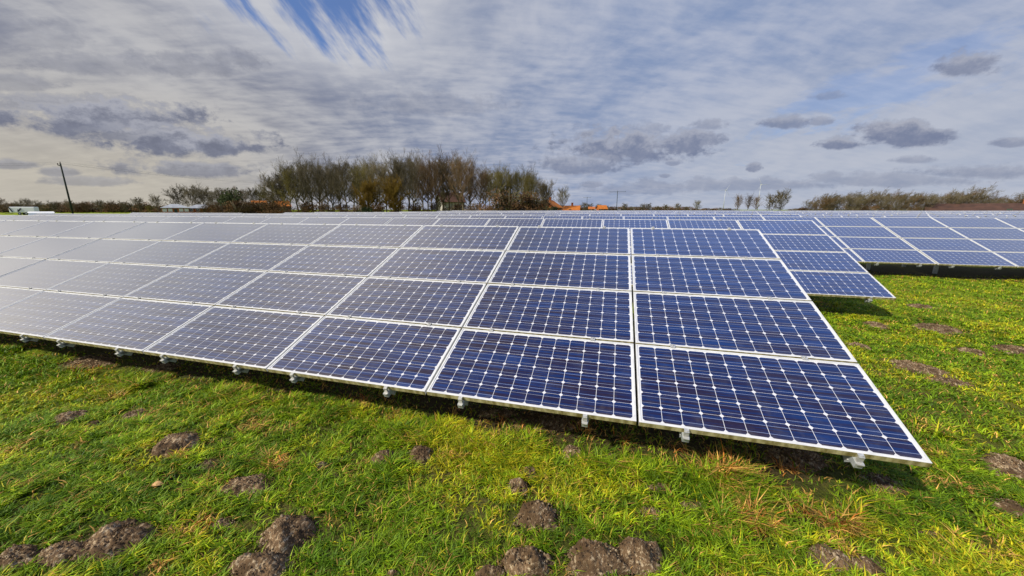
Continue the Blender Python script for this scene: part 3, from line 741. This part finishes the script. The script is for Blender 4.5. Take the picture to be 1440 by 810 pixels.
for i, (px, tp, c) in enumerate(grove):
    kd = 'round' if c == 'r' else 'tall'
    dp = random.uniform(104, 132)
    tree(px+random.uniform(-2, 2), tp+random.uniform(-7, -2), dp, kd, i % len(kinds[kd]), wrd[c][0], '%s bare tree, %s from the left end of the tall central grove' % (wrd[c][1], ONUM[i]), GG, sx=.95 if kd == 'tall' else 1.0)
# second rank behind thickens the wood
for i in range(14):
    tree(400+i*26+random.uniform(-6, 6), 236+random.uniform(-6, 8), random.uniform(136, 160), 'tall', i % 4, 'bark_grey' if i % 2 else 'bark_brown', 'bare tree in the back rank of the central grove, glimpsed between the front trunks', 'trees of the grove back rank', sx=.9)
for k, (px, tp) in enumerate(((517, 248), (553, 245))):
    for j in range(1):
        tree(px, tp, 98, 'willow', k, 'bark_gold', ('left' if k == 0 else 'right') + ' one of two golden-brown dense trees in front of the grove', 'golden trees before the grove', sx=1.05, name='golden_tree')
# lone tree right of the grove and others
tree(790, 259, 135, 'round', 0, 'bark_pale', 'pale grey bare tree standing alone just right of the grove, above the orange roof', None, sx=.85)
tree(768, 250, 112, 'round', 1, 'bark_grey', 'rounded grey bare tree at the right end of the grove, beside the barn gable', None, sx=.8)
# evergreen and brushwood: shrubs as things
def fuzz_mesh(seed, r, n, size, m_):
    rnd = random.Random(seed); mb = MB(); add_fuzz(mb, (0, 0, r[2]*.75), r, n, size, rnd); return mb.mesh('foliage', M[m_])
def stem_mesh(seed, h):
    rnd = random.Random(seed); mb = MB()
    for _ in range(7):
        a = rnd.uniform(0, 6.28); mb.tube([(0, 0, -.1), (math.cos(a)*h*.2, math.sin(a)*h*.2, h*.5), (math.cos(a)*h*.42, math.sin(a)*h*.42, h*rnd.uniform(.8, 1.05))], [.09, .06, .02], 4)
    return mb.mesh('stem', M['bark_grey'])
SH = {k: [(fuzz_mesh(40+i, (2.6, 2.2, 1.6), 1700, .13 if k != 'ever' else .17, k), stem_mesh(50+i, 2.8)) for i in range(3)] for k in ('brush', 'ever', 'bark_olive', 'bark_brown')}
def shrub(px, top, depth, k, i, label, group, wide=1., cat='shrub', name='shrub'):
    h = height(top, depth); p = at(px, depth); s = h/3.1
    t = empty(name, (p.x, p.y, 0), random.uniform(0, 6.28)); t.scale = (s*wide, s*wide, s)
    f, st2 = SH[k][i % 3]; link('foliage', f, t); link('stem', st2, t); tag(t, label, cat, group)
for i in range(0, 30, 2):
    px = 375+i*13.3+random.uniform(-3, 3)
    if 612 < px < 655 and i % 2: continue
    shrub(px, random.uniform(280, 288), random.uniform(100, 106) if not 612 < px < 655 else 122, ('brush', 'bark_olive', 'bark_brown', 'brush')[i % 4], i, 'low leafless brushwood shrub, %s from the left along the foot of the grove' % ONUM[i//2], 'brushwood shrubs under the grove', 1.0)
for i, (px, tp) in enumerate(((703, 268), (716, 263), (728, 266), (741, 270), (752, 274))):
    shrub(px, tp, 97, 'bark_olive' if i % 2 else 'brush', i, 'dark dense bush, %s from left, in front of the right end of the grove' % ONUM[i], 'dense bushes at the right of the grove', .95)
shrub(511, 288, 92, 'ever', 1, 'small dark green bush at the foot of the golden trees', None)
shrub(773, 289, 120, 'ever', 2, 'round dark bush in front of the barn gable', None, 1.2)

# left treeline
G = 'distant hedgerow along the left horizon'
for i in range(46):
    px = -12+i*9.0+random.uniform(-2.5, 2.5)
    k = ('brush', 'bark_brown', 'brush', 'bark_olive')[random.randrange(4)]
    if px < 20: k = 'bark_brown'
    shrub(px, random.uniform(283, 288) if not 225 < px < 300 else random.uniform(287, 290), random.uniform(215, 240), k, i, 'brown leafless hedge shrub on the distant left skyline', G, 1.25, 'shrub')
LT = [(3,276,'round','bark_brown'),(28,279,'round','bark_grey'),(42,276,'round','bark_grey'),(56,281,'round','bark_grey'),(76,280,'round','bark_grey'),(84,281,'round','bark_brown'),(100,279,'round','bark_grey'),(121,281,'round','bark_brown'),(141,278,'round','bark_grey'),(158,280,'round','bark_brown'),(175,280,'round','bark_grey'),(196,274,'round','bark_grey'),(222,271,'round','bark_grey'),
      (252,256,'round','bark_grey'),(272,257,'round','bark_grey'),(288,257,'round','bark_grey'),(300,262,'round','bark_grey'),(312,259,'round','bark_grey'),(326,262,'round','bark_grey'),(341,260,'round','bark_brown'),(357,259,'round','bark_grey'),(370,262,'round','bark_olive'),(381,262,'round','bark_brown')]
for i, (px, tp, k, m_) in enumerate(LT):
    tree(px, tp, random.uniform(170, 205), k, i % 3, m_, 'bare tree on the left skyline, %s from the left edge of the photo' % ONUM[i], 'bare trees on the left skyline', sx=1.05 if 240 < px < 300 else .95)
shrub(331, 266, 150, 'ever', 0, 'dark evergreen tree among the bare ones left of the grove', None, .75, 'tree', 'evergreen_tree')
for i in range(10):
    shrub(300+i*8.6, random.uniform(280, 286), random.uniform(128, 150), ('bark_brown', 'brush')[i % 2], i, 'reddish brushwood shrub, %s from the left between the brick house and the grove' % ONUM[i], 'reddish shrubs left of the grove', 1.1)

# middle skyline, right of the barn
for i, (px, tp) in enumerate(((822, 283), (829, 284), (842, 285), (853, 288), (878, 284), (888, 289), (904, 285), (912, 284), (925, 288), (936, 286), (953, 284), (965, 290), (1013, 291))):
    tree(px, tp, 300, 'round', i % 3, 'bark_grey', 'tiny far-off bare tree, %s from left between the barn and the turbines' % ONUM[i], 'tiny bare trees on the middle skyline', sx=1.3)
for i in range(30):
    px = 810+i*11
    if 1035 < px < 1115: continue
    shrub(px, 289.5 if px < 970 else 292, 320, 'brush' if i % 2 else 'bark_brown', i, 'low dark hedge shrub on the far middle horizon', 'far middle hedgerow', 1.8)
tree(981, 279, 260, 'round', 2, 'bark_pale', 'small pale bare tree alone on the horizon left of the wind turbine', None)
for i, px in enumerate((1037, 1051, 1063)):
    tree(px, (271, 270, 273)[i], 170, 'tall', i, 'bark_brown', 'narrow dark bare tree, %s of three beside the lone round tree' % ONUM[i], 'three narrow dark trees', sx=.95)
tree(1085, 267, 150, 'round', 1, 'bark_grey', 'left, lower one of two round bare trees on the right horizon', None)
tree(1097, 263, 152, 'round', 0, 'bark_grey', 'right, taller one of two round bare trees on the right horizon', None, sx=1.05)
# right-hand wind-blown row
RT = [(1135,275),(1144,273),(1154,271),(1163,270),(1173,271),(1184,268),(1195,269),(1205,270),(1216,268),(1227,267),(1238,268),(1249,271),(1262,270),(1272,269),(1283,271),(1293,268),(1305,270),(1318,269),(1331,268),(1344,263),(1354,261),(1364,268),(1376,273),(1388,274),(1400,274),(1412,272),(1425,271),(1437,266),(1450,263)]
for i, (px, tp) in enumerate(RT):
    tree(px+random.uniform(-3, 3), tp+random.uniform(-4, 3), random.uniform(118, 135), 'blown', i % 3, ('bark_grey', 'bark_brown', 'bark_grey')[(i*7) % 3], 'wind-blown bare tree, %s from the left in the right-hand tree belt' % ONUM[i], 'wind-blown trees of the right-hand belt', sx=1.1)
for i in range(24):
    if i % 3 == 1: continue
    px = 1132+i*13.5
    shrub(px, random.uniform(285, 290), random.uniform(126, 132), ('brush', 'bark_brown')[i % 2], i, 'brown brushwood shrub under the right-hand tree belt, %s from its left end' % ONUM[i-(i+1)//3], 'brushwood under the right-hand belt', 1.0)

# ------------------------------------------------------------------ buildings
def building(name, px, depth, rz, L, Wd_, eave, ridge, wallm, roofm, label, cat, nwin=4, hip=False, winm='glass', door=True, timber=False):
    p = at(px, depth); root = tag(empty(name, (p.x, p.y, 0), rz), label, cat)
    mb = MB(); a, b = L/2, Wd_/2
    for q in (((-a, -b), (a, -b)), ((a, -b), (a, b)), ((a, b), (-a, b)), ((-a, b), (-a, -b))):
        mb.face([(q[0][0], q[0][1], -.3), (q[1][0], q[1][1], -.3), (q[1][0], q[1][1], eave), (q[0][0], q[0][1], eave)])
    if not hip:
        mb.face([(a, -b, eave), (a, b, eave), (a, 0, ridge-.15)]); mb.face([(-a, b, eave), (-a, -b, eave), (-a, 0, ridge-.15)])
    mb.obj('wall', M[wallm], root)
    rf = MB(); o_ = .45; ra = a-Wd_*.45 if hip else a+o_; t_ = .16
    dz_ = -(ridge-eave)*o_/b
    E_ = [(-a-o_, -b-o_, eave+dz_), (a+o_, -b-o_, eave+dz_), (a+o_, b+o_, eave+dz_), (-a-o_, b+o_, eave+dz_)]; Rg = [(-ra, 0, ridge), (ra, 0, ridge)]
    up_ = lambda P_: (P_[0], P_[1], P_[2]+t_)
    for q in ((E_[0], E_[1], Rg[1], Rg[0]), (E_[2], E_[3], Rg[0], Rg[1])): rf.face([up_(c) for c in q]); rf.face(list(q)[::-1])
    if hip:
        for q in ((E_[1], E_[2], Rg[1]), (E_[3], E_[0], Rg[0])): rf.face([up_(c) for c in q])
    for i in range(4): q = (E_[i], E_[(i+1) % 4]); rf.face([q[0], q[1], up_(q[1]), up_(q[0])])
    r_ = rf.obj('roof', M[roofm], root)
    if not hip and L > 7:
        ch = MB(); ch.box((a*.4, 0, ridge+.45), (.7, .7, 1.3)); ch.box((a*.4, 0, ridge+1.14), (.85, .85, .12)); ch.obj('chimney', M['brick'], r_)
    for i in range(nwin):
        x = -a+L*(i+.5)/nwin
        if door and i == nwin//2:
            d_ = MB(); d_.box((0, 0, 0), (1.0, .08, 2.05)); dd = d_.obj('door', M['door'], root, (x, -b-.03, 1.02)); hdl = MB(); hdl.box((0, 0, 0), (.1, .06, .04)); hdl.obj('handle', M['clamp'], dd, (.38, -.07, 0)); continue
        f = MB(); W2, H2 = 1.25, 1.15
        for s_ in (-1, 1): f.box((s_*W2/2, 0, 0), (.08, .1, H2+.08)); f.box((0, 0, s_*H2/2), (W2-.08, .1, .08))
        f.box((0, 0, 0), (.06, .08, H2-.1))
        wn = f.obj('window', M['white_paint'], root, (x, -b-.04, min(eave-.9, 1.6))); g = MB(); g.box((0, .02, 0), (W2-.1, .04, H2-.1)); g.obj('pane', M[winm], wn)
    if timber:
        for s_, (u0, u1) in enumerate(((-a, a),)):
            tb = MB()
            for i in range(8): x = -a+.15+(L-.3)*i/7; tb.box((x, -b-.02, eave/2), (.2, .05, eave))
            for z in (.4, eave*.5, eave-.1): tb.box((0, -b-.03, z), (L-.05, .05, .18))
            tb.obj('timber_frame', M['timber'], root)
    return root
def facing(px): r = ray(px, HORIZON); return math.atan2(r.y, r.x)-math.pi/2
building('brick_house', 247, 160, facing(247)+.0, 8.6, 7, 2.6, 4.0, 'brick', 'roof_grey', 'long low brick house with grey roof and white windows on the left horizon', 'house', 5, winm='pane_lit', hip=True)
building('brick_house', 283, 172, facing(283), 9.5, 7, 2.5, 3.9, 'brick', 'roof_grey', 'brick house with pale grey roof, the right one of two on the left horizon', 'house', 4, hip=True)
building('brick_house', 366, 165, facing(366), 5, 6, 3.2, 5.5, 'brick', 'tile_orange', 'orange brick house glimpsed through the trees left of the grove', 'house', 2)
building('brick_house', 397, 170, facing(397)+.1, 6, 6, 3.4, 5.6, 'brick', 'tile_orange', 'orange brick house behind the first trunks of the grove', 'house', 2)
building('brick_house', 322, 175, facing(322), 9, 6, 3.0, 5.0, 'brick', 'tile_brown', 'brick house with brown roof behind the reddish shrubs', 'house', 3, winm='pane_lit')
building('timber_house', 634, 134, facing(634)+.25, 8.0, 8, 4.6, 7.6, 'white_wall', 'tile_brown', 'white timber-framed farmhouse seen through the trunks of the grove', 'house', 4, winm='pane_lit', timber=True)
building('barn', 771, 128, facing(771)+1.25, 9, 7.0, 2.6, 4.9, 'brick', 'tile_orange', 'orange barn with steep gable at the right end of the grove', 'barn', 2)
building('barn', 798, 137, facing(798)-.05, 8.4, 7, 1.6, 3.1, 'brick', 'tile_orange', 'long low barn with bright orange roof below the lone grey tree', 'barn', 4)
building('farm_shed', 832, 230, facing(832), 3.4, 5, 2.3, 3.4, 'brick', 'brick', 'small dark red shed left of the crossarm pole', 'shed', 2)
building('farm_shed', 846, 235, facing(846)+.3, 5, 6, 2.4, 4.4, 'brick', 'tile_orange', 'small orange-roofed farm building beside the crossarm pole', 'shed', 2)
building('long_barn', 1396, 112, facing(1396)+.12, 27, 12, 1.5, 3.5, 'timber', 'tile_brown', 'long barn with low red-brown roof behind the right-hand rows', 'barn', 6)

# ------------------------------------------------------------------ power poles and lines
def pole(px, depth, top, label, arm=2.2, rz=0.):
    p = at(px, depth); h = height(top, depth); root = tag(empty('utility_pole', (p.x, p.y, 0), rz), label, 'utility pole', 'utility poles of the overhead line')
    mb = MB(); mb.tube([(0, 0, -.5), (0, 0, h*.5), (0, 0, h)], [.20, .17, .14], 10); mb.obj('mast', M['pole'], root)
    a = MB(); a.box((0, -.24, h-.5), (arm, .12, .16)); cr = a.obj('crossarm', M['pole'], root)
    pts = []
    for k, x in enumerate((-arm/2+.12, 0, arm/2-.12)):
        b = MB(); z0 = h-.42 if x else h; y0 = -.24 if x else 0
        b.tube([(x, y0, z0), (x, y0, z0+.12), (x, y0, z0+.14), (x, y0, z0+.22), (x, y0, z0+.24), (x, y0, z0+.36)], [.05, .05, .12, .12, .07, .05], 8)
        b.obj('insulator', M['ceramic'], cr)
        pts.append(Matrix.Rotation(rz, 3, 'Z') @ Vector((x, y0, z0+.36))+Vector((p.x, p.y, 0)))
    return pts
ldir = (at(867, 228)-at(101, 90)); rzl = math.atan2(ldir.y, ldir.x)-math.pi/2
P0 = pole(-160, 70, 218, 'pole outside the left edge carrying the wires onward', rz=rzl)
P1 = pole(101, 90, 234, 'tall dark wooden pole rising from the left field', rz=rzl)
P2 = pole(470, 150, 262, 'wooden pole lost among the trees of the grove', rz=rzl)
P3 = pole(867, 228, 270, 'dark wooden pole with a wide crossarm, right of the orange barn', arm=9.5, rz=facing(867))
P4 = pole(825, 330, 278, 'small faint pole further off behind the orange sheds', arm=6.5, rz=facing(825))
for A, B, nmn in ((P0, P1, 'faint power wire running off the left edge from the tall pole'), (P1, P2, 'faint power wire running right from the tall pole to the grove')):
    for k in range(3):
        a, b = A[k], B[k]; sag = 1.3
        mb = MB(); mb.tube([a.lerp(b, i/16)-Vector((0, 0, sag*4*(i/16)*(1-i/16))) for i in range(17)], .013, 4)
        tag(mb.obj('power_wire', M['wire']), '%s, %s of three' % (nmn, ('left', 'middle', 'right')[k]), 'wire', 'overhead power wires')

# ------------------------------------------------------------------ trailer, hay bales' wrap, turbines
p = at(34, 128); rz = facing(32)-.45
t = tag(empty('livestock_trailer', (p.x, p.y, 0), rz), 'grey-white box trailer with black fittings parked on the far left field', 'trailer')
mb = MB()
import bmesh
bm = bmesh.new(); bmesh.ops.create_cube(bm, size=1); bmesh.ops.scale(bm, vec=(6.0, 2.4, 2.0), verts=bm.verts); bmesh.ops.bevel(bm, geom=bm.edges[:], offset=.16, segments=3, affect='EDGES')
me = bpy.data.meshes.new('body'); bm.to_mesh(me); bm.free(); me.materials.append(M['white_paint']); link('body', me, t, (0, 0, 1.75))
for sx_ in (-.75, .75):
    for sy_ in (-1, 1):
        b = MB(); b.tube([(0, sy_*.10, 0), (0, -sy_*.14, 0)], .42, 18); wl = b.obj('wheel', M['black'], t, (sx_, sy_*1.05, .42))
        b = MB(); b.tube([(0, sy_*.13, 0), (0, sy_*.09, 0)], .2, 12); b.obj('rim', M['galv'], wl)
b = MB(); b.beam((-3.0, 0, .55), (-4.6, 0, .5), .14, .14); b.beam((-3.0, -.8, .55), (-4.3, 0, .5), .1, .1); b.beam((-3.0, .8, .55), (-4.3, 0, .5), .1, .1); b.obj('drawbar', M['black'], t)
b = MB(); b.beam((-2.85, -1.24, 2.6), (-2.2, -1.24, 1.0), .12, .28); b.obj('ramp_strut', M['black'], t)
b = MB(); b.beam((-1.0, -1.24, 1.1), (-.1, -1.24, 2.2), .10, .35); b.beam((-1.0, -1.24, 1.75), (-.5, -1.24, 1.55), .10, .3); b.obj('side_vent', M['black'], t)
p = at(57, 110)
t = tag(empty('silage_clamp', (p.x, p.y, 0), facing(57)), 'low white-sheeted silage heap right of the trailer', 'silage heap')
b = MB()
prof = [(-1.9, 0), (-1.5, .9), (-.6, 1.25), (.6, 1.25), (1.5, .9), (1.9, 0)]
for i in range(5): (y0, z0), (y1, z1) = prof[i], prof[i+1]; b.face([(-2.6, y0, z0), (2.6, y0, z0), (2.3, y1, z1), (-2.3, y1, z1)] if i < 2 else [(-2.3, y0, z0), (2.3, y0, z0), (2.3, y1, z1), (-2.3, y1, z1)])
b.face([(-2.6, a_, c_) for a_, c_ in prof]); b.face([(2.3, a_, c_) for a_, c_ in prof])
b.obj('sheet', M['white_paint'], t)
def turbine(px, top, depth, ang, lab):
    p = at(px, depth); h = height(top, depth); t = tag(empty('wind_turbine', (p.x, p.y, 0), facing(px)+.5), lab, 'wind turbine', 'wind turbines on the horizon')
    b = MB(); b.tube([(0, 0, 0), (0, 0, h*.5), (0, 0, h)], [1.3, 1.0, .8], 14); b.obj('tower', M['turbine'], t)
    b = MB(); b.box((0, 0, h+.8), (2.4, 7, 2.4)); b.obj('nacelle', M['turbine'], t)
    b = MB(); b.tube([(0, -5, 0), (0, -7, 0), (0, -8.2, 0)], [1.8, 1.6, .4], 10); hb = b.obj('hub', M['turbine'], t, (0, 0, h+.8))
    for k in range(3):
        a = ang+k*2.0944; b = MB(); u = Vector((math.sin(a), 0, math.cos(a)))
        b.tube([Vector((0, -6.5, 0))+u*q for q in (1, 5, 16, 30)], [.4, .6, .4, .1], 5); b.obj('blade', M['turbine'], hb)
turbine(1017, 269, 1500, .5, 'white wind turbine on the horizon left of the three narrow trees')
turbine(1065, 262, 1500, 1.6, 'taller wind turbine rising behind the three narrow trees')
